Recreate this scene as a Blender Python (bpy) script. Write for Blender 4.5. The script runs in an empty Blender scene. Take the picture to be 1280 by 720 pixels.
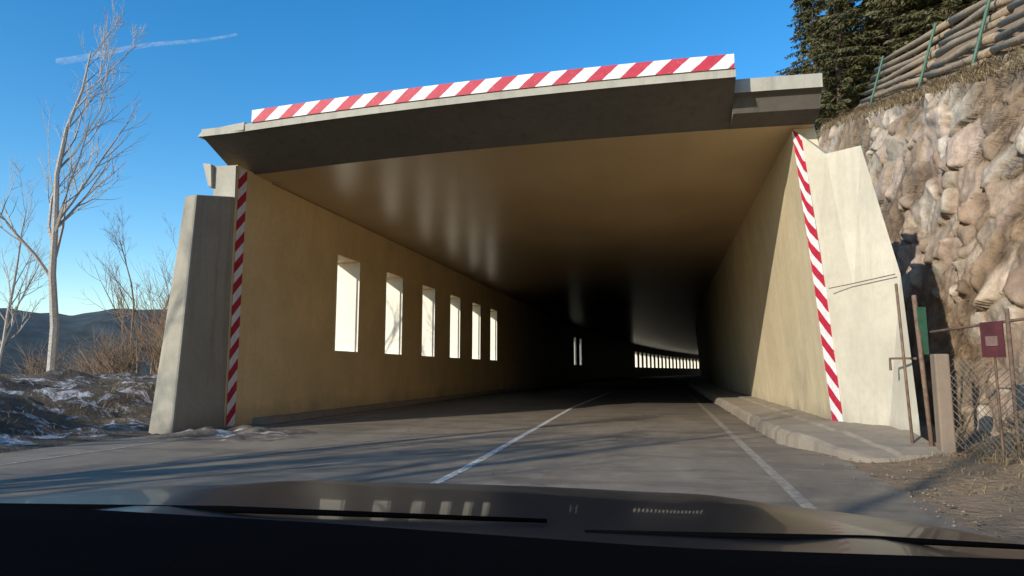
import bpy, math, random
from mathutils import Vector, noise, kdtree
random.seed(7)
S=bpy.context.scene
# ---------------------------------------------------------------- helpers
def cx(y):
    return 0.0007*(y-40)**2 if y>40 else 0.0
def lerp(a,b,t): return a+(b-a)*t
class MB:
    def __init__(s): s.v=[]; s.f=[]; s.m=[]; s.uv={}
    def quad(s,a,b,c,d,mi=0,uv=None):
        i=len(s.v); s.v+= [tuple(a),tuple(b),tuple(c),tuple(d)]; s.f.append((i,i+1,i+2,i+3)); s.m.append(mi)
        if uv: s.uv[len(s.f)-1]=uv
    def hexa(s,p,mi=0):
        i=len(s.v); s.v+=[tuple(q) for q in p]
        for f in ((0,3,2,1),(4,5,6,7),(0,1,5,4),(1,2,6,5),(2,3,7,6),(3,0,4,7)):
            s.f.append(tuple(i+k for k in f)); s.m.append(mi)
    def box(s,x0,x1,y0,y1,z0,z1,mi=0,curve=False):
        c0=cx(y0) if curve else 0; c1=cx(y1) if curve else 0
        s.hexa([(x0+c0,y0,z0),(x1+c0,y0,z0),(x1+c1,y1,z0),(x0+c1,y1,z0),(x0+c0,y0,z1),(x1+c0,y0,z1),(x1+c1,y1,z1),(x0+c1,y1,z1)],mi)
    def tube(s,pts,rad,n=5,mi=0):
        base=len(s.v); L=len(pts)
        for k,p in enumerate(pts):
            p=Vector(p)
            if k==0: d=Vector(pts[1])-p
            elif k==L-1: d=p-Vector(pts[k-1])
            else: d=Vector(pts[k+1])-Vector(pts[k-1])
            if d.length<1e-6: d=Vector((0,0,1))
            d.normalize()
            a=d.cross(Vector((0,0,1)) if abs(d.z)<.9 else Vector((1,0,0))).normalized(); b=d.cross(a)
            r=rad[k] if isinstance(rad,(list,tuple)) else rad
            for j in range(n):
                t=2*math.pi*j/n
                s.v.append(tuple(p+a*(r*math.cos(t))+b*(r*math.sin(t))))
        for k in range(L-1):
            for j in range(n):
                s.f.append((base+k*n+j,base+k*n+(j+1)%n,base+(k+1)*n+(j+1)%n,base+(k+1)*n+j)); s.m.append(mi)
        s.f.append(tuple(base+j for j in reversed(range(n)))); s.m.append(mi)
        s.f.append(tuple(base+(L-1)*n+j for j in range(n))); s.m.append(mi)
    def obj(s,name,mats,smooth=False,parent=None,bevel=0):
        me=bpy.data.meshes.new(name); me.from_pydata(s.v,[],s.f)
        for m in mats: me.materials.append(m)
        me.polygons.foreach_set('material_index',s.m)
        if smooth: me.polygons.foreach_set('use_smooth',[True]*len(s.f))
        if s.uv:
            ul=me.uv_layers.new(name='UVMap')
            for fi,uv in s.uv.items():
                for k,li in enumerate(me.polygons[fi].loop_indices): ul.data[li].uv=uv[k]
        me.update()
        o=bpy.data.objects.new(name,me); S.collection.objects.link(o)
        if parent: o.parent=parent
        if bevel:
            b=o.modifiers.new('b','BEVEL'); b.width=bevel; b.segments=2; b.limit_method='ANGLE'
        return o
def empty(name):
    e=bpy.data.objects.new(name,None); S.collection.objects.link(e); return e
# ---------------------------------------------------------------- materials
class N:
    def __init__(s,name):
        s.mat=bpy.data.materials.new(name); s.mat.use_nodes=True; s.t=s.mat.node_tree; s.n=s.t.nodes
        s.b=s.n['Principled BSDF']; s.tc=s.n.new('ShaderNodeTexCoord').outputs['Object']
    def L(s,a,b): s.t.links.new(a,b)
    def noise(s,scale,detail=4,rough=.6,stretch=None,dist=0):
        n=s.n.new('ShaderNodeTexNoise'); n.inputs['Scale'].default_value=scale; n.inputs['Detail'].default_value=min(detail,5)
        n.inputs['Roughness'].default_value=rough; n.inputs['Distortion'].default_value=dist
        src=s.tc
        if stretch:
            m=s.n.new('ShaderNodeMapping'); m.inputs['Scale'].default_value=stretch; s.L(s.tc,m.inputs[0]); src=m.outputs[0]
        s.L(src,n.inputs['Vector']); return n.outputs['Fac']
    def ramp(s,fac,stops):
        r=s.n.new('ShaderNodeValToRGB'); e=r.color_ramp.elements
        while len(e)<len(stops): e.new(.5)
        for k,(p,c) in enumerate(stops):
            e[k].position=p; e[k].color=(c,c,c,1) if isinstance(c,(int,float)) else (*c,1)
        s.L(fac,r.inputs[0]); return r.outputs[0]
    def mix(s,f,a,b,mode='MIX'):
        m=s.n.new('ShaderNodeMix'); m.data_type='RGBA'; m.blend_type=mode
        for sock,v in ((m.inputs[0],f),(m.inputs[6],a),(m.inputs[7],b)):
            if hasattr(v,'links'): s.L(v,sock)
            elif isinstance(v,(int,float)): sock.default_value=v if sock is m.inputs[0] else (v,v,v,1)
            else: sock.default_value=(*v,1)
        return m.outputs[2]
    def math(s,op,a,b=0,c=0):
        m=s.n.new('ShaderNodeMath'); m.operation=op
        for sock,v in zip(m.inputs,(a,b,c)):
            if hasattr(v,'links'): s.L(v,sock)
            else: sock.default_value=v
        return m.outputs[0]
    def bump(s,h,strength=.4,dist=.02):
        b=s.n.new('ShaderNodeBump'); b.inputs['Strength'].default_value=strength; b.inputs['Distance'].default_value=dist
        s.L(h,b.inputs['Height']); s.L(b.outputs[0],s.b.inputs['Normal'])
    def sootfac(s,y0,y1):   # interior darkness put into the colour, growing away from the portal
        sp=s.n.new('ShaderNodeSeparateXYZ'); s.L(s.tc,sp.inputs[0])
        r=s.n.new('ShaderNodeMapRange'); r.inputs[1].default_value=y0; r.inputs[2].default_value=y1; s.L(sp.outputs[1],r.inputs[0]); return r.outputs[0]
    def col(s,c): s.L(c,s.b.inputs['Base Color']) if hasattr(c,'links') else setattr(s.b.inputs['Base Color'],'default_value',(*c,1))
    def rough(s,r):
        if hasattr(r,'links'): s.L(r,s.b.inputs['Roughness'])
        else: s.b.inputs['Roughness'].default_value=r
def mul(c,k): return tuple(x*k for x in c)
def simple(name,c,rough=.7,var=.25,scale=6,bump=.2,metal=0,stretch=None):
    m=N(name); f=m.noise(scale,stretch=stretch); m.col(m.ramp(f,[(.3,mul(c,1-var)),(.7,mul(c,1+var))])); m.rough(rough)
    m.b.inputs['Metallic'].default_value=metal
    if bump: m.bump(m.noise(scale*5,3),bump,.01)
    return m.mat
def concrete(name,c,dark=.55,streak=True,rough=.85,shade=None,grime=.6):
    m=N(name)
    big=m.noise(.7,5,.65); fine=m.noise(9,5,.7)
    a=m.ramp(big,[(.3,mul(c,.84)),(.7,mul(c,1.10))])
    a=m.mix(m.ramp(fine,[(.45,0.0),(.75,.28)]),a,mul(c,.6))
    if streak:
        st=m.noise(1.0,5,.6,stretch=(5,5,.35))
        a=m.mix(m.ramp(st,[(.5,0.0),(.72,.5)]),a,mul(c,dark))
    sep=m.n.new('ShaderNodeSeparateXYZ'); m.L(m.tc,sep.inputs[0])
    g=m.math('ADD',sep.outputs[2],m.math('MULTIPLY',big,.9))
    a=m.mix(m.ramp(g,[(.25,grime),(1.0,0.0)]),a,(.13,.11,.09))
    if shade: a=m.mix(m.sootfac(*shade),a,(.035,.03,.024))  # deep tunnel shade painted over the concrete colour
    m.col(a); m.rough(rough); m.bump(fine,.35,.02)
    return m.mat
CREAM=concrete('portal_concrete',(.62,.57,.455),dark=.72)
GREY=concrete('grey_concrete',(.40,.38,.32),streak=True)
KERBM=concrete('kerb_concrete',(.30,.25,.19),dark=.5,grime=.3)
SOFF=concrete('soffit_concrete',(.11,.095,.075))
WALLP=concrete('tunnel_wall_paint',(.78,.57,.29),dark=.82,rough=.6,shade=(37,54))  # far stretch of the left wall painted dark as shade
JAMB=simple('white_jamb',(.80,.76,.65),.8,.06,4)
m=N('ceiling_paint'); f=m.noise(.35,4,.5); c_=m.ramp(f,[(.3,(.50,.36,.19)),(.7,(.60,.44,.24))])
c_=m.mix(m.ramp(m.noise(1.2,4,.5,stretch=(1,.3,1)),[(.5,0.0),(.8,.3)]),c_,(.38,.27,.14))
m.col(m.mix(m.sootfac(21,48),c_,(.03,.025,.02)))  # ceiling colour darkens with depth, standing in for shade
m.rough(.30); m.b.inputs['Specular IOR Level'].default_value=.4; CEIL=m.mat
# asphalt (winter, dusty with grit)
m=N('asphalt')
fine=m.noise(120,2,.7); big=m.noise(.5,4,.6,stretch=(1.6,.35,1)); mid=m.noise(2.5,5,.7); patch=m.noise(.9,5,.65,stretch=(.5,1.4,1))
a=m.ramp(big,[(.3,(.150,.120,.088)),(.7,(.265,.215,.160))])
a=m.mix(m.ramp(fine,[(.4,0.0),(.75,.5)]),a,(.31,.27,.215))
a=m.mix(m.ramp(mid,[(.50,0.0),(.70,.5)]),a,(.36,.285,.20))
a=m.mix(m.ramp(patch,[(.50,0.0),(.60,.5)]),a,(.110,.092,.072))
vor=m.n.new('ShaderNodeTexVoronoi'); vor.feature='DISTANCE_TO_EDGE'; vor.inputs['Scale'].default_value=.14
dn=m.n.new('ShaderNodeVectorMath'); dn.operation='ADD'; nz=m.n.new('ShaderNodeTexNoise'); nz.inputs['Scale'].default_value=1.5; m.L(m.tc,nz.inputs['Vector'])
m.L(m.tc,dn.inputs[0]); m.L(nz.outputs['Color'],dn.inputs[1]); m.L(dn.outputs[0],vor.inputs['Vector'])
a=m.mix(m.ramp(vor.outputs['Distance'],[(.001,.45),(.004,0.0)]),a,(.05,.045,.04))
a=m.mix(m.sootfac(13,29),a,(.035,.030,.025))  # road painted darker inside the tunnel to stand for its shade
m.col(a); m.rough(m.ramp(mid,[(.3,.72),(.7,.92)])); m.b.inputs['Specular IOR Level'].default_value=.3; m.bump(m.math('ADD',fine,mid),.5,.012); ASPH=m.mat
m=N('worn_road_paint'); w=m.noise(14,5,.75); m.col(m.mix(m.sootfac(20,40),m.ramp(w,[(.42,(.20,.175,.145)),(.54,(.66,.64,.59))]),(.10,.10,.09))); m.rough(.8); PAINT=m.mat  # tunnel shade also painted into the centre line colour
m=N('faded_edge_paint'); w=m.noise(9,5,.75); m.col(m.mix(m.sootfac(14,30),m.ramp(w,[(.46,(.23,.195,.15)),(.64,(.40,.36,.30))]),(.05,.05,.045))); m.rough(.8); PAINT2=m.mat  # edge lines get the same painted tunnel shade
def stripes(name,period,sgn):
    m=N(name); uv=m.n.new('ShaderNodeTexCoord').outputs['UV']; sp=m.n.new('ShaderNodeSeparateXYZ'); m.L(uv,sp.inputs[0])
    q=m.math('ADD',sp.outputs[0],m.math('MULTIPLY',sp.outputs[1],sgn))
    q=m.math('ADD',q,m.math('MULTIPLY',m.noise(6,3),.04))
    fr=m.math('FRACT',m.math('MULTIPLY',q,1/period)); k=m.math('GREATER_THAN',fr,.5)
    d=m.noise(7,5,.7)
    red=m.ramp(d,[(.3,(.38,.010,.035)),(.7,(.52,.022,.055))]); wh=m.ramp(d,[(.3,(.62,.60,.60)),(.6,(.78,.76,.76))])
    c=m.mix(k,red,wh); c=m.mix(m.ramp(m.noise(16,5,.8),[(.60,0.0),(.70,.6)]),c,(.42,.38,.34)); m.col(c); m.rough(.6); return m.mat
ST_TOP=stripes('stripe_board_paint',.64,-1.15); ST_R=stripes('stripe_edge_paint_r',.47,1.0); ST_L=stripes('stripe_edge_paint_l',.47,-1.0)
m=N('verge_ground'); sep=m.n.new('ShaderNodeSeparateXYZ'); m.L(m.tc,sep.inputs[0])
n1=m.noise(.6,5,.7); n2=m.noise(5,5,.7); n3=m.noise(1.6,5,.8,dist=.8)
soil=m.ramp(n1,[(.25,(.045,.033,.022)),(.5,(.10,.073,.045)),(.75,(.18,.135,.08))])
soil=m.mix(m.ramp(n2,[(.4,0.0),(.7,.6)]),soil,(.06,.046,.03))
right=m.math('GREATER_THAN',sep.outputs[0],2.2)
soil=m.mix(m.math('MULTIPLY',right,.6),soil,(.32,.22,.13))
left=m.math('LESS_THAN',sep.outputs[0],-9.7); near=m.math('GREATER_THAN',sep.outputs[0],-45)
sn=m.math('MULTIPLY',m.math('MULTIPLY',m.ramp(n3,[(.53,0.0),(.60,.85)]),left),near)
snowc=m.ramp(n2,[(.35,(.30,.29,.29)),(.6,(.62,.63,.66))])
far=m.ramp(m.math('MULTIPLY',sep.outputs[0],-.002),[(.08,0.0),(.4,1.0)])
c=m.mix(sn,soil,snowc); c=m.mix(far,c,(.05,.06,.05)); m.col(c); m.rough(.95); m.bump(m.math('ADD',n2,n3),.8,.08); TERR=m.mat
BARK=simple('pale_bark',(.36,.33,.29),.9,.3,20,.3); BARKD=simple('brown_twigs',(.20,.135,.085),.9,.3,20,0)
BARKC=simple('pine_bark',(.12,.085,.06),.9,.3,12,.4)
m=N('needles'); m.col(m.ramp(m.noise(1.1,4),[(.3,(.045,.050,.014)),(.7,(.145,.135,.050))])); m.rough(.7); NEED=m.mat
m=N('dry_grass_blades'); m.col(m.ramp(m.noise(3,3),[(.3,(.12,.085,.045)),(.7,(.33,.25,.14))])); m.rough(.9); GRASS=m.mat
LOG=simple('weathered_logs',(.29,.22,.15),.9,.4,4,.5,stretch=(6,1,6))
GREEN=simple('green_steel',(.04,.11,.07),.6,.2); RUST=simple('rusty_steel',(.16,.10,.065),.8,.4,12,.3)
GALV=simple('galvanised_wire',(.30,.28,.25),.5,.2,10,0,.6)
# ---------------------------------------------------------------- terrain
def ztop(y): return max(3.4,min(12.5,6.6+.3*(y-12.8)))
prof=[(-9.35,-.03),(-10.0,.10),(-11,.38),(-12.3,.75),(-13.6,.98),(-17,1.02),(-22,.7),(-30,-.5),(-50,-4),(-120,-14),(-400,-30),(-6000,-30)]
def zl(x):
    for (a,za),(b,zb) in zip(prof,prof[1:]):
        if x<=a and x>=b:
            return lerp(za,zb,(a-x)/(a-b))
    return -.03
xsL=[-6000,-3000,-1500,-800,-400,-250,-170,-120,-90,-70,-55,-45,-38]+[-34+.5*i for i in range(8)]+[-30+.25*i for i in range(83)]
xsL=[x for x in xsL if x<-9.4]+[-9.35,-7,-3,1,2.2,2.5,2.8,3.1,3.4,3.7,4.0,4.3,4.7]
ups=[0,.6,1.3,2.2,3.5,5,7,10,14,19,25,33,43,60,90,140,220]
rows=[-400,-200,-100,-60,-40,-30,-24,-18,-14,-10,-7,-5,-3]+[-2+.3*i for i in range(75)]+[20.7+.7*i for i in range(29)]+[42,45,48,52,56,60,66,72,80,90,100,115,130,150,170,200,230,280,350,500,800,1400,2500,5000]
V=[];F=[]
def verge(x,y): return .11*max(0,x-2.5)*(1+noise.noise(Vector((x*2,y*2,1))))+(.05*noise.noise(Vector((x*3,y*3,8))) if x>2.7 else 0)
def terr_row(y):
    c=cx(min(y,260)); r=[]
    for x in xsL:
        z=zl(x)
        if x<-9.6:
            k=min(1,(-9.6-x)/1.0)
            z+=k*(.28*noise.fractal(Vector((x*.7,y*.7,0)),1,2,4)+.14*noise.noise(Vector((x*2.3,y*2.3,5))))
            if x<-60: z+=3*noise.noise(Vector((x*.01,y*.01,2)))
        elif x>1.5: z+=verge(x,y)
        r.append((x+c,y,z))
    zt=ztop(y); xt=5.35+.22*zt
    r.append((5.3+c,y,.2))
    for u in ups:
        z=zt+.12+(u*.72 if u<60 else 43+(u-60)*.3)
        z+=.35*noise.fractal(Vector((u*.4,y*.4,9)),1,2,4)*min(1,u/1.5)*(1+u*.05)
        r.append((xt+.1+u+c,y,z))
    return r
R=[terr_row(y) for y in rows]; nc=len(R[0])
for r in R: V+=r
for i in range(len(R)-1):
    for j in range(nc-1): F.append((i*nc+j,i*nc+j+1,(i+1)*nc+j+1,(i+1)*nc+j))
g=MB(); g.v=V; g.f=F; g.m=[0]*len(F); g.obj('ground',[TERR],True)
rd=MB(); ys=[-120,-60,-30,-10]+[-8+.25*i for i in range(88)]+[14+1.0*i for i in range(30)]+[44+6*i for i in range(30)]
def redge(y): return 2.30+.14*noise.noise(Vector((y*.9,3,0)))+.11*noise.noise(Vector((y*3,3,0)))+.05*noise.noise(Vector((y*8,3,0))) if y<12 else 2.4
def ledge(y): return -9.45+.25*noise.noise(Vector((y*.8,8,0)))+.1*noise.noise(Vector((y*3,8,0))) if y<12.5 else -9.2
for a,b in zip(ys,ys[1:]):
    ca,cb=cx(a),cx(b)
    rd.quad((ledge(a)+ca,a,0),(redge(a)+ca,a,0),(redge(b)+cb,b,0),(ledge(b)+cb,b,0))
rd.obj('road',[ASPH])
mk=MB()
def cl(y): return -2.42-.037*max(0,y-8) if y<22 else -2.94
for a,b in zip(ys,ys[1:]):
    ca,cb=cx(a),cx(b)
    mk.quad((cl(a)-.055+ca,a,.004),(cl(a)+.055+ca,a,.004),(cl(b)+.055+cb,b,.004),(cl(b)-.055+cb,b,.004),0)
    mk.quad((1.15+ca,a,.004),(1.27+ca,a,.004),(1.27+cb,b,.004),(1.15+cb,b,.004),1)
    mk.quad((-8.35+ca,a,.004),(-8.24+ca,a,.004),(-8.24+cb,b,.004),(-8.35+cb,b,.004),1)
mk.obj('road_marking',[PAINT,PAINT2])
# low ridge of grit and old snow across the left verge
m=MB(); nx,ny=70,30
for i in range(nx+1):
    for j in range(ny+1):
        u,v=i/nx,j/ny; x=lerp(-9.6,-6.0,u); y=lerp(10.0,12.9,v)
        e=math.sin(math.pi*u)**.6*math.sin(math.pi*v)**.8*(1-.6*u)
        h=-.03+.19*e*(.6+1.0*noise.fractal(Vector((x*1.6,y*2.2,3)),1,2,4)); m.v.append((x,y,h))
for i in range(nx):
    for j in range(ny): a=i*(ny+1)+j; m.f.append((a,a+ny+1,a+ny+2,a+1)); m.m.append(0)
q=N('grit_and_snow'); n_=q.noise(2.6,5,.7,stretch=(.5,1,1)); q.col(q.ramp(n_,[(.3,(.07,.055,.04)),(.54,(.17,.135,.10)),(.63,(.48,.47,.47))])); q.rough(.95); q.bump(q.noise(18,4),.6,.03)
m.obj('snow_patch',[q.mat],True)
# fine grit and a few small stones along the right pavement edge
random.seed(77)
m=MB()
for k in range(520):
    y=random.uniform(4.5,11.0); x=redge(y)+random.gauss(.05,.22) if random.random()<.4 else random.uniform(2.3,4.8)
    if x>3.3 and y>10.3: continue
    r=random.choice((.006,.008,.010,.014,.02))*random.uniform(.7,1.2); z=max(0,verge(x,y)-.03)+r*.3
    i=len(m.v)
    for (a,b,c) in ((1,0,0),(-1,0,0),(0,1,0),(0,-1,0),(0,0,.7),(0,0,-.6)): m.v.append((x+a*r*random.uniform(.7,1.3),y+b*r*random.uniform(.7,1.3),z+c*r))
    for f in ((0,2,4),(2,1,4),(1,3,4),(3,0,4),(2,0,5),(1,2,5),(3,1,5),(0,3,5)): m.f.append(tuple(i+q_ for q_ in f)); m.m.append(0)
m.obj('loose_gravel',[simple('gravel',(.22,.165,.115),.95,.4,9,.3)])
# ---------------------------------------------------------------- tunnel
T=empty('tunnel_gallery')
def zc(x):
    x=max(-9.1,min(3.6,x)); return 5.68+.25*(1-((x+.5)/8.6)**2)
W=MB(); J=MB()
wins=[(17.4+3.5*k,17.4+3.5*k+1.5) for k in range(6)]+[(66+3.5*k,67.2+3.5*k) for k in range(2)]+[(118+5*k,120.6+5*k) for k in range(18)]
y=14.0; SI,LT=1.72,4.52; XO=-9.92
W.box(-9.6,-9.1,12.65,14.0,-.2,5.72)
for a,b in wins+[(222,222)]:
    yy=y
    while yy<a-1e-6:
        e=min(a,yy+8); W.box(XO,-9.1,yy,e,-.2,5.66,curve=True); yy=e
    if b>a:
        W.box(XO,-9.1,a,b,-.2,SI,curve=True); W.box(XO,-9.1,a,b,LT,5.66,curve=True)
        J.box(XO-.01,-9.09,b-.03,b-.002,SI+.002,LT-.002,curve=True); J.box(XO-.01,-9.09,a+.002,a+.03,SI+.002,LT-.002,curve=True)
        J.box(XO-.01,-9.09,a+.031,b-.031,SI+.002,SI+.04,curve=True)
    y=b
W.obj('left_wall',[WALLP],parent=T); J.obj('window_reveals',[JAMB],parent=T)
# slim steel mullion standing in each near opening
m=MB()
for a,b in wins[:6]: m.box(-9.66,-9.62,a+.70,a+.74,SI+.042,LT-.004)
m.obj('window_mullions',[RUST],parent=T)
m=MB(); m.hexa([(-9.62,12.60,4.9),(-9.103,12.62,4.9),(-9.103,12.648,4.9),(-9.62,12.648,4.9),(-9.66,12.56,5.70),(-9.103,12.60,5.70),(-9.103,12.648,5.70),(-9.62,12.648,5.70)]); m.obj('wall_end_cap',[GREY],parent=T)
RW=MB(); yy=13.5
while yy<222:
    e=min(222,yy+6); c0,c1=cx(yy),cx(e)
    RW.hexa([(3.05+c0,yy,-.2),(3.9+c0,yy,-.2),(3.9+c1,e,-.2),(3.05+c1,e,-.2),(2.58+c0,yy,5.96),(2.98+c0,yy,5.96),(2.98+c1,e,5.96),(2.58+c1,e,5.96)]); yy=e
RW.obj('right_wall',[concrete('right_wall_paint',(.64,.54,.36),dark=.7,rough=.7,shade=(24,46))],parent=T)  # deeper right wall painted dark in place of shade
RF=MB(); xs=[-9.6,-9.1]+[-8.3+.78*k for k in range(16)]; xs=[x for x in xs if x<2.9]+[3.05]
st=[14.0]+[20+6*k for k in range(34)]
for a,b in zip(st,st[1:]):
    ca,cb=cx(a),cx(b)
    for p,q in zip(xs,xs[1:]):
        RF.quad((p+ca,a,zc(p)),(p+cb,b,zc(p)),(q+cb,b,zc(q)),(q+ca,a,zc(q)),0)
        RF.quad((p+ca,a,zc(p)+.68),(q+ca,a,zc(q)+.68),(q+cb,b,zc(q)+.68),(p+cb,b,zc(p)+.68),1)
    for x in (xs[0],xs[-1]): RF.quad((x+ca,a,zc(x)),(x+cb,b,zc(x)),(x+cb,b,zc(x)+.68),(x+ca,a,zc(x)+.68),1)
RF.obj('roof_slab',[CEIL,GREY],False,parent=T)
def roofpiece(name,x0,x1,n,prof,mi):
    m=MB(); P=[]
    for k in range(n+1):
        x=lerp(x0,x1,k/n); P.append([(x,py,zc(x)+dz) for py,dz in prof])
    K=len(prof)
    for k in range(n):
        for j in range(K):
            j2=(j+1)%K; m.quad(P[k][j],P[k+1][j],P[k+1][j2],P[k][j2],mi[j])
    for s in (0,n):
        i=len(m.v); m.v+=P[s]; m.f.append(tuple(range(i,i+K))); m.m.append(1)
    return m.obj(name,[CEIL,GREY,SOFF],parent=T)
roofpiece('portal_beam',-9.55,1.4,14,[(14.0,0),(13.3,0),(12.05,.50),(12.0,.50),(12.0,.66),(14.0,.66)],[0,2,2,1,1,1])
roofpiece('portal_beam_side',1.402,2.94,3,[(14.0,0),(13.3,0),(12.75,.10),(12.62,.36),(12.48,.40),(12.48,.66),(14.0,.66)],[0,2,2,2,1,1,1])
m=MB(); m.hexa([(-9.75,12.1,6.22),(-8.5,11.96,6.22),(-8.5,13.6,6.3),(-9.75,13.6,6.3),(-9.70,12.2,6.40),(-8.5,11.98,6.42),(-8.5,13.6,6.5),(-9.7,13.6,6.5)]); m.obj('eave_block',[GREY],parent=T,bevel=.03)
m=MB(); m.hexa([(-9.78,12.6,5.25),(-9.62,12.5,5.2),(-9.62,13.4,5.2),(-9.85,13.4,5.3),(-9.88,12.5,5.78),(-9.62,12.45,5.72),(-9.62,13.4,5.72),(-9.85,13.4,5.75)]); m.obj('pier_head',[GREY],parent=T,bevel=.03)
B=MB(); n=14
for k in range(n):
    a=lerp(-8.33,1.38,k/n); b=lerp(-8.33,1.38,(k+1)/n); za,zb=zc(a)+.655,zc(b)+.655; h=.27
    B.quad((a,11.97,za),(b,11.97,zb),(b,11.97,zb+h),(a,11.97,za+h),0,[(a,0),(b,0),(b,h),(a,h)])
    B.quad((a,11.998,za),(a,11.998,za+h),(b,11.998,zb+h),(b,11.998,zb),1)
    B.quad((a,11.97,za+h),(b,11.97,zb+h),(b,11.998,zb+h),(a,11.998,za+h),1)
    B.quad((a,11.97,za),(a,11.998,za),(b,11.998,zb),(b,11.97,zb),1)
B.obj('striped_board',[ST_TOP,GALV],parent=T)
A=[(3.06,13.498,-.4),(2.84,13.498,2.7),(2.58,13.498,5.90)]
Bc=[(3.50,12.25,-.4),(3.25,12.50,2.6),(3.0,12.85,5.15)]
C=[(3.60,10.80,-.4),(3.66,11.45,2.7),(3.42,12.2,5.06)]
D=[(4.3,13.6,-.4),(4.0,13.6,2.7),(3.6,13.6,5.1)]
m=MB(); cols=[A,Bc,C,D]
vi=[]
for c_ in cols: vi.append([len(m.v)+k for k in range(3)]); m.v+=c_
for i in range(4):
    p,q=vi[i],vi[(i+1)%4]
    for k in range(2): m.f.append((p[k],q[k],q[k+1],p[k+1])); m.m.append(0)
m.f.append((vi[0][2],vi[1][2],vi[2][2],vi[3][2])); m.m.append(0)
m.obj('right_wing_wall',[CREAM],parent=T)
nrm=Vector((-1,-.33,-.05)).normalized()*.015
m=MB(); L=0
for k in range(2):
    z0a,z1a=Vector(A[k]),Vector(A[k+1]); 
    if k==0:
        t=(0.28+.4)/(2.7+.4); z0a=z0a.lerp(Vector(A[1]),t)
    b0=Vector(Bc[k]) if k else Vector(Bc[0]).lerp(Vector(Bc[1]),.22)
    b1=Vector(Bc[k+1])
    w0=z0a+(b0-z0a).normalized()*.31; w1=z1a+(b1-z1a).normalized()*.31
    L2=L+(z1a-z0a).length
    m.quad(z0a+nrm,w0+nrm,w1+nrm,z1a+nrm,0,[(L,0),(L,.31),(L2,.31),(L2,0)])
    m.quad(z0a,z0a+nrm,z1a+nrm,z1a,0,[(L,0),(L,0),(L2,0),(L2,0)]); m.quad(w0+nrm,w0,w1,w1+nrm,0,[(L,.31),(L,.31),(L2,.31),(L2,.31)])
    L=L2
m.obj('right_stripe',[ST_R],parent=T)
m=MB(); m.hexa([(-9.62,11.05,-.3),(-9.1,11.1,-.3),(-9.1,12.648,-.3),(-9.6,12.648,-.3),(-9.42,11.45,4.72),(-9.13,11.45,4.74),(-9.1,12.648,5.0),(-9.55,12.648,5.0)])
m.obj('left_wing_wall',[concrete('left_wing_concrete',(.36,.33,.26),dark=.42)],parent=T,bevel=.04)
m=MB(); m.quad((-9.085,12.70,.02),(-9.085,13.00,.02),(-9.085,13.00,5.66),(-9.085,12.70,5.66),0,[(0,0),(0,.30),(5.64,.30),(5.64,0)])
m.obj('left_stripe',[ST_L],parent=T)
def rs(y,s): return noise.noise(Vector((y*s,0,4)))
m=MB()
yk=[9.9+.15*k for k in range(88)]+[23.1+1.5*k for k in range(12)]+[41.1+8*k for k in range(22)]
def kx(y): return 2.62-.82*min(1,max(0,(y-9.9)/2.0))**.7 +.08*rs(y,1.7)+.05*rs(y,6)+.03*rs(y,14)
def kz(y): return .05+.18*min(1,(y-9.9)/1.4)+.03*rs(y,2.1)+.015*rs(y,9)
n6=[]
for y in yk:
    c=cx(y); x=kx(y); z=kz(y)
    xm=lerp(x,3.5,.45)
    n6.append([(x+c,y,-.1),(x+.03+c,y,z*.75),(x+.10+.03*rs(y,5)+c,y,z),(xm+.05*rs(y,4)+c,y,z+.015),(xm+.06+.05*rs(y,4)+c,y,z+.05),(3.6+c,y,z+.07)])
for k,(a,b) in enumerate(zip(n6,n6[1:])):
    for j in range(5): m.quad(a[j],a[j+1],b[j+1],b[j])
i=len(m.v); m.v+=n6[0]; m.v.append((3.6,yk[0],-.1)); m.f.append(tuple(range(i,i+7))); m.m.append(0)
m.obj('kerb',[KERBM])
m=MB()
for a,b in zip(yk[25::4],yk[29::4]):
    ca,cb=cx(a),cx(b); m.hexa([(-9.2+ca,a,-.1),(-8.7+ca,a,-.1),(-8.7+cb,b,-.1),(-9.2+cb,b,-.1),(-9.2+ca,a,.13),(-8.73+ca,a,.13),(-8.73+cb,b,.13),(-9.2+cb,b,.13)])
m.obj('kerb',[KERBM])
# ---------------------------------------------------------------- masonry retaining wall
random.seed(3)
pts=[];cols_=[];siz=[]
pal=[(.52,.41,.31),(.45,.34,.25),(.58,.50,.40),(.48,.40,.31),(.54,.41,.32),(.50,.44,.36),(.38,.27,.19)]
tries=0
while tries<9000:
    tries+=1
    p=(random.uniform(-2.5,37),random.uniform(-.3,14.5)); rad=random.choice((.28,.4,.5,.62,.8,1.0))
    if all((p[0]-q_[0])**2+((p[1]-q_[1])*1.35)**2>((rad+s_)*.66)**2 for q_,s_ in zip(pts,siz)):
        pts.append(p); siz.append(rad); c=random.choice(pal); cols_.append(mul(c,random.uniform(.75,1.15)))
kd=kdtree.KDTree(len(pts))
for i,p in enumerate(pts): kd.insert((p[0],p[1]*1.35,0),i)
kd.balance()
m=MB(); ny,nz=560,140; y0,y1=-1.5,36; vc=[]
tl=[(random.gauss(0,.18),random.gauss(0,.22),random.random()) for _ in pts]
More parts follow.
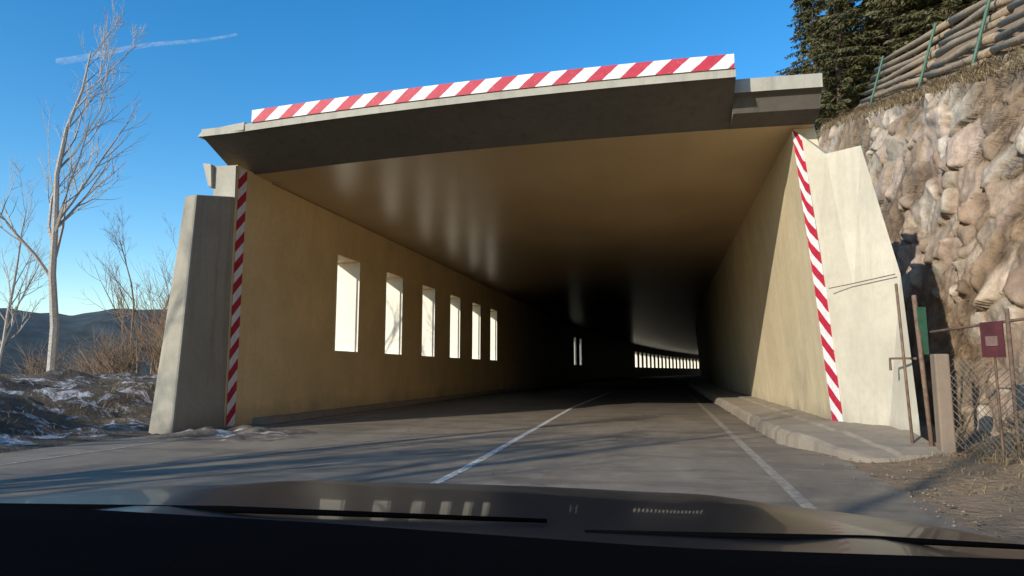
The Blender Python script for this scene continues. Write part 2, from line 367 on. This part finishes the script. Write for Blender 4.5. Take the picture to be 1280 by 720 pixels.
for i in range(ny+1):
    t=i/ny; y=lerp(y0,y1,t**1.25); zt=ztop(y)+.45*noise.noise(Vector((y*.5,0,7)))
    for j in range(nz+1):
        z=-.15+(zt+.15)*j/nz
        wy=y+.25*noise.noise(Vector((y*1.1,z*1.1,0)))+.08*noise.noise(Vector((y*4,z*4,0)))
        wz=z+.25*noise.noise(Vector((y*1.1,z*1.1,20)))+.08*noise.noise(Vector((y*4,z*4,20)))
        near3=kd.find_n((wy,wz*1.35,0),3)
        best=sorted(((d_-siz[i_]*.55),i_) for (c_,i_,d_) in near3); e=best[1][0]-best[0][0]; i1=best[0][1]
        mossn=.5+2.0*noise.noise(Vector((y*.35,z*.35,31)))+.8*noise.noise(Vector((y*1.3,z*1.3,37)))
        bury=max(0,min(1,(mossn-.28)*1.5))
        s=min(1,max(0,e/.14)); s=s*s*(3-2*s)*(1-.85*bury)
        fr=noise.fractal(Vector((y*2.2,z*2.2,i1*.37)),1,2,5)
        ta,tb,rnd=tl[i1]; px,pz=pts[i1]
        d=s*(.03+.09*rnd+max(-.12,min(.12,(wy-px)*ta+(wz-pz)*tb)))+.07*fr+.25*noise.noise(Vector((y*.35,z*.35,3)))
        m.v.append((4.95+.22*max(z,0)-d,y,z))
        k=.92+.42*fr+.25*noise.noise(Vector((y*9,z*9,1))); col=mul(cols_[i1],max(.45,k))
        mort=(.24,.17,.105); dirt=bury*.8
        sc=tuple(lerp(mort[q],col[q],s) for q in range(3)); sc=tuple(lerp(sc[q],(.30,.20,.12)[q]*(.85+.6*fr),dirt) for q in range(3))
        vc.append(sc)
for i in range(ny):
    for j in range(nz):
        a=i*(nz+1)+j; m.f.append((a,a+nz+1,a+nz+2,a+1)); m.m.append(0)
q=N('rubble_stone'); at=q.n.new('ShaderNodeAttribute'); at.attribute_name='Col'
fn=q.noise(14,5,.7); f2=q.noise(3,5,.7); cc=q.mix(q.ramp(fn,[(.35,.45),(.6,0.0)]),at.outputs['Color'],(.23,.16,.105)); cc=q.mix(q.ramp(f2,[(.55,0.0),(.7,.35)]),cc,(.58,.51,.42)); q.col(cc); q.rough(.92); q.bump(fn,.6,.04)
wo=m.obj('stone_retaining_wall',[q.mat],True)
ca=wo.data.color_attributes.new('Col','FLOAT_COLOR','POINT')
ca.data.foreach_set('color',[x for c in vc for x in (*c,1)])
# ---------------------------------------------------------------- dry grass
random.seed(5); G=MB()
def blade(p,h,lean,w=.010):
    a=random.uniform(0,6.28); dx,dy=math.cos(a),math.sin(a); px,py=-dy*w,dx*w
    x,y,z=p; i=len(G.v); l=lean*h
    G.v+=[(x-px,y-py,z),(x+px,y+py,z),(x+dx*l*.4+px*.7,y+dy*l*.4+py*.7,z+h*.6),(x+dx*l*.4-px*.7,y+dy*l*.4-py*.7,z+h*.6),(x+dx*l,y+dy*l,z+h*.9)]
    G.f+=[(i,i+1,i+2,i+3),(i+3,i+2,i+4)]; G.m+=[0,0]
def zterr(x,y):
    return zl(x)+.28*noise.fractal(Vector((x*.7,y*.7,0)),1,2,4)*min(1,(-9.6-x))
for k in range(480):
    x=-10-abs(random.gauss(0,4.5)); y=random.uniform(5,26); z=zterr(x,y)-.06
    if y>11 and x>-10.2: continue
    if noise.noise(Vector((x*.5,y*.5,2)))<-.1: continue
    for b in range(8): blade((x+random.gauss(0,.1),y+random.gauss(0,.1),z),random.uniform(.06,.22),random.uniform(.4,1.6),.008)
for k in range(520):
    x=random.uniform(2.9,4.85); y=random.uniform(4,11.5)
    if x<3.9 and y>10.4: continue
    for b in range(8): blade((x+random.gauss(0,.07),y+random.gauss(0,.07),verge(x,y)-.06),random.uniform(.05,.24)*(1 if x>3.7 else .45),random.uniform(.4,1.6),.006)
for k in range(800):
    y=random.uniform(5,34); zt=ztop(y); u=abs(random.gauss(0,.6)); x=4.95+.22*zt+u-.15
    for b in range(8): blade((x+random.gauss(0,.08),y+random.gauss(0,.1),zt-.15+.4*u),random.uniform(.12,.42),random.uniform(.3,1.6))
for k in range(2600):
    y=random.uniform(6,26); z=random.uniform(.4,ztop(y)); x=4.95+.22*z-.05
    if .5+2.0*noise.noise(Vector((y*.35,z*.35,31)))+.8*noise.noise(Vector((y*1.3,z*1.3,37)))<.45: continue
    for b in range(8):
        i=len(G.v); yy=y+random.gauss(0,.15); h=random.uniform(.1,.4); d=random.uniform(.12,.35); w=.007
        G.v+=[(x,yy-w,z),(x,yy+w,z),(x-d,yy+random.gauss(0,.1),z+h*random.uniform(-1,.4))]; G.f.append((i,i+1,i+2)); G.m.append(0)
G.obj('dry_grass',[GRASS])
# ---------------------------------------------------------------- log barrier above wall
m=MB()
random.seed(9)
def logx(y): return 5.35+.22*ztop(y)+.55
for k in range(8):
    for (a,b) in ((7.0,12.5),(12.3,17.8),(17.6,22.4),(22.2,31)):
        P=[]
        for q_ in range(4):
            y=lerp(a,b,q_/3); P.append((logx(y)+.16*k+random.uniform(-.04,.04),y,ztop(y)+.22+.34*k+random.uniform(-.07,.07)))
        m.tube(P,[.12,.11,.10,.09] if random.random()<.5 else [.09,.10,.115,.12],8,0)
L_=empty('log_barrier'); m.obj('logs',[LOG],True,parent=L_)
m=MB()
for y in (8.5,12.9,18.2,22.4,28.6):
    x=logx(y)-.16; z=ztop(y); m.tube([(x-.05,y,z-.4),(x+.85,y,z+2.6)],.045,6,0)
m.obj('steel_posts',[GREEN],parent=L_)
# ---------------------------------------------------------------- fence
Fn=empty('chain_link_fence')
P0=Vector((3.52,10.25,0)); P1=Vector((5.0,7.75,0)); d=(P1-P0); Ln=d.length; d.normalize()
def fp(s,z,o=0): p=P0+d*s; return (p.x-o*.86,p.y-o*.5,z)
m=MB()
m.tube([fp(0,-.1),fp(-.12,2.25)],.032,6); 
m.tube([fp(-.3,-.1),(3.32,10.6,2.45)],.02,6)
m.tube([fp(1.15,-.1),fp(1.15,1.95)],.025,6); m.tube([fp(2.4,-.1),fp(2.4,1.95)],.03,6)
m.tube([fp(.1,1.72),fp(1.2,1.80),fp(Ln,1.9)],.02,6); m.tube([fp(-.1,.16),fp(.6,.10),fp(1.1,.14),fp(Ln,.12)],.018,6)
m.tube([fp(.35,.2),fp(.9,1.2)],.010,4)
m.obj('rails',[RUST],True,parent=Fn)
m=MB(); a=fp(.20,0); m.box(a[0]-.09,a[0]+.09,a[1]-.09,a[1]+.09,-.2,1.42); m.obj('concrete_post',[concrete('post_concrete',(.24,.18,.13))],parent=Fn,bevel=.02)
m=MB(); ww=.09; s=.3-1.2
while s<Ln+1.2:
    for sg in (1,-1):
        h0,h1=.15,1.3; pa=[]
        for q_ in range(13):
            hh=lerp(h0,h1,q_/12); ss=s+sg*(hh-h0)
            if .3<=ss<=Ln: pa.append(fp(ss,hh+.05*math.sin(ss*4),.03*math.sin(ss*5+hh*3)))
        if len(pa)>1: m.tube(pa,.0045,3)
    s+=ww
m.obj('wire_mesh',[GALV],parent=Fn)
def plate(m,a0,a1,h,th=.012,mi=0):
    n_=(Vector(a1)-Vector(a0)).cross(Vector((0,0,1))).normalized()*th; a0=Vector(a0);a1=Vector(a1);u=Vector((0,0,h))
    m.hexa([a0,a1,a1-n_,a0-n_,a0+u,a1+u,a1-n_+u,a0-n_+u],mi)
SG=empty('warning_sign')
m=MB(); plate(m,fp(.83,1.36,.05),fp(1.12,1.36,.05),.44); plate(m,fp(.90,1.50,.065),fp(1.05,1.50,.065),.12,.01,1)
m.obj('plate',[simple('maroon_paint',(.09,.018,.022),.7,.3,9),simple('pale_paint',(.20,.12,.10),.7,.25,9)],parent=SG)
m=MB(); m.tube([fp(.975,-.1,.03),fp(.975,1.75,.03)],.015,6); m.obj('post',[RUST],parent=SG)
GS=empty('green_board'); m=MB(); plate(m,(3.47,10.30,1.42),(3.60,10.36,1.42),.66,.03); m.obj('board',[simple('green_board_paint',(.03,.10,.055),.7,.3)],parent=GS)
Pp=empty('drain_pipe'); m=MB(); m.tube([(3.38,11.3,1.20),(3.38,11.3,1.38),(3.5,11.0,1.38),(3.62,10.9,1.37)],.02,6); m.tube([(2.93,12.85,2.66),(3.18,12.45,2.68),(3.58,11.45,2.70)],.009,5); m.obj('pipe',[RUST],parent=Pp)
# ---------------------------------------------------------------- bare trees
def bare(name,base,H,seed,mat,r0=.13,spread=.55,dens=1.0,levels=4,lean=(0,0),first=.22):
    rnd=random.Random(seed); m=MB()
    def grow(p,d,L,r,lv):
        n=7 if lv==0 else (5 if lv<3 else 3); P=[p.copy()]; Rr=[r]; cur=p.copy(); dd=d.copy()
        for k in range(n):
            dd=(dd+Vector((rnd.gauss(0,.08),rnd.gauss(0,.08),rnd.gauss(0,.04)+(.12 if lv else .05)))).normalized()
            cur=cur+dd*(L/n); P.append(cur.copy()); Rr.append(r*(1-.85*(k+1)/n)+.002)
        m.tube(P,Rr,7 if lv==0 else (4 if lv<2 else 3))
        if lv>=levels: return
        nb=int({0:15,1:7,2:5,3:3}.get(lv,3)*dens)
        for b in range(nb):
            t=rnd.uniform(first,.98) if lv==0 else rnd.uniform(.2,.97)
            q=t*n; i=min(n-1,int(q)); pp=P[i].lerp(P[i+1],q-i); rr=lerp(Rr[i],Rr[i+1],q-i)
            ax=(P[i+1]-P[i]).normalized(); az=rnd.uniform(0,6.283)
            sd=ax.cross(Vector((math.cos(az),math.sin(az),.13))).normalized()
            ang=rnd.uniform(.6,1.15)*spread*1.5
            nd=(ax*math.cos(ang)+sd*math.sin(ang)).normalized()
            LL=L*(.46 if lv==0 else .5)*(1.15-.65*t)*rnd.uniform(.7,1.25)
            if LL>.12: grow(pp,nd,LL,max(.0035,rr*.55),lv+1)
    grow(Vector((0,0,0)),Vector((lean[0],lean[1],1)).normalized(),H,r0,0)
    o=m.obj(name,[mat],False); o.location=base; return o
bare('bare_tree',(-15.2,14.1,.95),9.6,11,BARK,.115,.46,1.0,3,(.03,.02),.2)
bare('bare_tree',(-20.5,17.0,.5),6.0,21,BARK,.07,.5,.8,3)
bare('bare_tree',(-22,24,.3),6.5,22,BARKD,.07,.5,.9,3)
bare('bare_tree',(-17.5,22,.5),5.5,23,BARKD,.06,.45,.9,3)
bare('bare_tree',(-26,30,-.2),8.0,25,BARKD,.08,.5,.9,3)
bare('bare_tree',(-19,29,.2),6.5,26,BARK,.06,.5,.9,3)
k=30
for (x,y,h) in ((-12.5,-3,8.5),(-13.2,-8,10),(-11.5,-12.5,10),(-20,-16,12),(-17.6,-2.2,9.5)):
    bare('roadside_tree',(x,y,.7),h,k,BARK,.20,.6,1.0,3); k+=1
random.seed(15)
def shrub(x,y,z,r,n,seed):
    rnd=random.Random(seed); m=MB()
    for i in range(n):
        a=rnd.uniform(0,6.28); d=Vector((math.cos(a)*rnd.uniform(.1,.8),math.sin(a)*rnd.uniform(.1,.8),1)).normalized(); p=Vector((rnd.gauss(0,.25),rnd.gauss(0,.25),0)); L=r*rnd.uniform(.6,1.2)
        P=[p]; 
        for k in range(4):
            d=(d+Vector((rnd.gauss(0,.12),rnd.gauss(0,.12),0))).normalized(); P.append(P[-1]+d*L/4)
        m.tube(P,[.014,.011,.008,.005,.002],3)
        for b in range(7):
            i_=rnd.randint(1,3); e=(d+Vector((rnd.gauss(0,.7),rnd.gauss(0,.7),rnd.gauss(.1,.4)))).normalized()
            m.tube([P[i_],P[i_]+e*L*.18,P[i_]+e*L*.34+Vector((0,0,.03))],[.006,.004,.0015],3)
    o=m.obj('dry_shrub',[BARKD]); o.location=(x,y,z)
for i,(x,y,r,n) in enumerate(((-14.2,18,3.4,70),(-15.4,19.5,3.2,70),(-16.8,20,2.6,60),(-12.6,16.5,2.8,60),(-18.5,20,1.9,50),(-20.5,22,1.9,50),(-16,24,3.6,70),(-23,24,2.2,60),(-19,26,2.8,70),(-26,26,2.2,50),(-22,20,1.5,50),(-30,30,2.6,60))):
    shrub(x,y,zl(x)-.1,r,n,100+i)
# ---------------------------------------------------------------- conifers
def conifer_mesh(seed,H):
    rnd=random.Random(seed); m=MB()
    m.tube([(0,0,-.8),(.05,0,H*.4),(0,.05,H*.8),(0,0,H)],[.22,.16,.07,.01],7,0)
    z=H*.05
    while z<H*.99:
        f=1-z/H; nb=rnd.randint(5,8)
        for b in range(nb):
            a=rnd.uniform(0,6.283); L=(f**.7)*H*.24*rnd.uniform(.55,1.15)+.2
            if rnd.random()<.08: continue
            zz=z+rnd.uniform(-.2,.2); pr=Vector((0,0,zz)); P=[pr]; dirv=Vector((math.cos(a),math.sin(a),.15))
            for k in range(4):
                dirv=(dirv+Vector((rnd.gauss(0,.06),rnd.gauss(0,.06),-.13))).normalized(); P.append(P[-1]+dirv*L/4)
            m.tube(P,[.03,.022,.015,.01,.004],3,0)
            nn=int(26+L*38)
            for q in range(nn):
                t=rnd.uniform(.12,1.0)*4; i=min(3,int(t)); c=P[i].lerp(P[i+1],t-i); 
                sd=rnd.choice((-1,1)); perp=Vector((-math.sin(a),math.cos(a),0))*sd
                ln=rnd.uniform(.18,.5)*(1.1-.15*t); e=(perp*rnd.uniform(.3,1)+dirv*rnd.uniform(.2,.9)+Vector((0,0,rnd.uniform(-.9,.15)))).normalized()*ln
                w=e.cross(Vector((rnd.gauss(0,1),rnd.gauss(0,1),rnd.gauss(0,1)))).normalized()*rnd.uniform(.02,.055)
                i0=len(m.v); m.v+=[tuple(c-w*.4),tuple(c+e*.5-w),tuple(c+e),tuple(c+e*.5+w)]; m.f.append((i0,i0+1,i0+2,i0+3)); m.m.append(1)
        z+=rnd.uniform(.28,.45)*(1 if f>.3 else .7)
    me=bpy.data.meshes.new('pine'); me.from_pydata(m.v,[],m.f); me.materials.append(BARKC); me.materials.append(NEED); me.polygons.foreach_set('material_index',m.m); me.update(); return me
cm=[conifer_mesh(s,h) for s,h in ((1,13),(2,15),(3,11))]
random.seed(21)
def hz(x,y):
    zt=ztop(y); u=x-(5.45+.22*zt)-cx(y); return zt+.1+max(0,u)*.72
spots=[(8.9,34.5),(11.2,33.5),(10.2,38),(13,36),(14.5,33),(13,41),(16.5,38),(18.5,33),(12.5,30.5),(15.5,29),(20,28.5),(21,36),(12,46),(17,45),(23,31),(19,25.5),(9.9,43),(17.8,28.0)]
for i,(x,y) in enumerate(spots):
    o=bpy.data.objects.new('pine_tree',cm[i%3]); S.collection.objects.link(o); s=random.uniform(.85,1.2)
    if x>17: s*=.85
    o.location=(x,y,hz(x,y)-.8); o.scale=(s*1.1,s*1.1,s*random.uniform(.9,1.1)); o.rotation_euler=(random.uniform(-.04,.04),random.uniform(-.04,.04),random.uniform(0,6))
# ---------------------------------------------------------------- distant mountains
m=MB(); nx,nyy=130,14
for i in range(nx+1):
    a=math.radians(lerp(-80,35,i/nx))
    for j in range(nyy+1):
        t=j/nyy; r=1500+900*t; x=math.sin(a)*r; y=math.cos(a)*r
        h=-40+(205+75*noise.fractal(Vector((a*3.2,0,1)),1,2,5)-60*max(0,a+.75))*math.sin(min(1,t*1.15)*math.pi/2)+16*noise.fractal(Vector((x*.006,y*.006,0)),1,2,5)*t
        m.v.append((x,y,h))
for i in range(nx):
    for j in range(nyy): a=i*(nyy+1)+j; m.f.append((a,a+nyy+1,a+nyy+2,a+1)); m.m.append(0)
m.obj('distant_mountains',[simple('forest_haze',(.030,.045,.050),1,.5,.02,0)],True)
# ---------------------------------------------------------------- contrail
m=MB(); P=[];Rr=[]
for k in range(25):
    t=k/24; P.append((lerp(-3800,-2431,t),lerp(3385,3302,t)+12*math.sin(t*9),2000+10*math.sin(t*5))); Rr.append(lerp(22,7,t))
m.tube(P,Rr,10)
q=N('contrail_vapour'); tr=q.n.new('ShaderNodeBsdfTransparent'); mx=q.n.new('ShaderNodeMixShader'); q.col((.8,.85,.9)); q.rough(1)
fc=q.noise(.012,5,.6); q.L(q.ramp(fc,[(.35,.01),(.75,.16)]),mx.inputs[0]); q.L(tr.outputs[0],mx.inputs[1]); q.L(q.b.outputs[0],mx.inputs[2]); q.L(mx.outputs[0],q.n['Material Output'].inputs[0])
m.obj('contrail',[q.mat],True)
# ---------------------------------------------------------------- car (viewpoint vehicle)
YAW=math.radians(12.74)
CAR=empty('car'); CAR.rotation_euler=(0,0,YAW)
q=N('car_paint'); q.col((.010,.0095,.009)); q.rough(.35); q.b.inputs['Specular IOR Level'].default_value=.3; q.b.inputs['Coat Weight'].default_value=.18; q.b.inputs['Coat Roughness'].default_value=.04; CP=q.mat
q=N('black_plastic'); q.col((.0015,.0015,.002)); q.rough(.95); q.b.inputs['Specular IOR Level'].default_value=.03; q.bump(q.noise(200,2),.3,.002); BLK=q.mat
m=MB(); nr,nf=40,26
def hood(r,s):
    fr=1.97-.34*(abs(r)/.95)**2.6; f=lerp(.82,fr,s)
    zb=.988-.038*r/.86-.012*(r/.86)**2; zf=.872-.030*r/.86
    z=zb+(zf-zb)*s**1.6+.012*math.exp(-((abs(r)-.5)/.09)**2)*(1-s*.5)
    return f,z
for i in range(nr+1):
    r=lerp(-.93,.87,i/nr)
    ed=max(0,(abs(r)-.80)/.07)
    for j in range(nf+1):
        f,z=hood(r,j/nf); m.v.append((r,f,z-.012*ed*ed))
    f,z=hood(r,1)
    for (df,dz) in ((.03,-.015),(.06,-.06),(.08,-.15),(.10,-.45)): m.v.append((r,f+df,z+dz))
K=nf+5
for i in range(nr):
    for j in range(K-1): a=i*K+j; m.f.append((a,a+K,a+K+1,a+1)); m.m.append(0)
m.obj('hood',[CP],True,parent=CAR)
for sgn,nm,xr in ((-1,'fender_left',.935),(1,'fender_right',.872)):
    m=MB(); P=[]
    for j in range(12):
        f,z=hood(.87*sgn,j/11); P.append([(sgn*xr,f,z-.034),(sgn*(xr+.03),f,z-.10),(sgn*(xr+.04),f,.45)])
    for a,b in zip(P,P[1:]):
        for k in range(2): m.quad(a[k],b[k],b[k+1],a[k+1])
    m.obj(nm,[CP],True,parent=CAR)
m=MB(); n=24; P=[]
kp=[(-.95,1.048),(-.63,1.036),(-.236,1.014),(.206,.984),(.627,.971),(.95,.964)]
def dz_(r):
    for (a,za),(b,zb) in zip(kp,kp[1:]):
        if a<=r<=b: return lerp(za,zb,(r-a)/(b-a))
    return 1.0
for i in range(n+1):
    r=lerp(-.94,.94,i/n); z=dz_(r); P.append([(r,.86,.80),(r,.86,z-.01),(r,.85,z),(r,.80,z-.002),(r,.5,z-.03),(r,.3,z-.09),(r,.28,z-.4)])
for a,b in zip(P,P[1:]):
    for k in range(6): m.quad(a[k],b[k],b[k+1],a[k+1])
m.obj('dashboard',[BLK],True,parent=CAR)
m=MB(); m.tube([(-.85,.95,1.017),(-.4,.97,1.006),(.05,.99,.986)],[.003,.005,.003],6); m.tube([(.1,.95,.980),(.5,.97,.966),(.8,.95,.955)],[.003,.005,.003],6); m.obj('wiper',[BLK],True,parent=CAR)
# ---------------------------------------------------------------- light
d=Vector((1.4,2.2,-1.0)).normalized()
sl=bpy.data.lights.new('sun','SUN'); sl.energy=5.0; sl.angle=math.radians(.5); sl.color=(1,.92,.78)
so=bpy.data.objects.new('sun',sl); S.collection.objects.link(so); so.rotation_euler=d.to_track_quat('-Z','Y').to_euler()
w=bpy.data.worlds.new('World'); S.world=w; w.use_nodes=True; nt=w.node_tree
sky=nt.nodes.new('ShaderNodeTexSky'); sky.sky_type='NISHITA'; sky.sun_disc=False
sky.sun_elevation=math.asin(-d.z); sky.sun_rotation=math.atan2(-d.x,-d.y)%(2*math.pi); sky.altitude=300; sky.air_density=1.15; sky.dust_density=.2; sky.ozone_density=3.0
hs=nt.nodes.new('ShaderNodeHueSaturation'); hs.inputs['Saturation'].default_value=1.36; hs.inputs['Value'].default_value=1.5
nt.links.new(sky.outputs[0],hs.inputs['Color']); nt.links.new(hs.outputs[0],nt.nodes['Background'].inputs[0]); nt.nodes['Background'].inputs[1].default_value=.145
# ---------------------------------------------------------------- camera
cam=bpy.data.cameras.new('camera'); co=bpy.data.objects.new('camera',cam); S.collection.objects.link(co)
cam.sensor_width=36; cam.lens=834/1280*36; cam.clip_start=.05; cam.clip_end=15000
co.location=(0,0,1.2); co.rotation_euler=(math.radians(90+7.04),0,YAW); S.camera=co
S.view_settings.view_transform='Standard'; S.view_settings.look='None'; S.view_settings.exposure=0
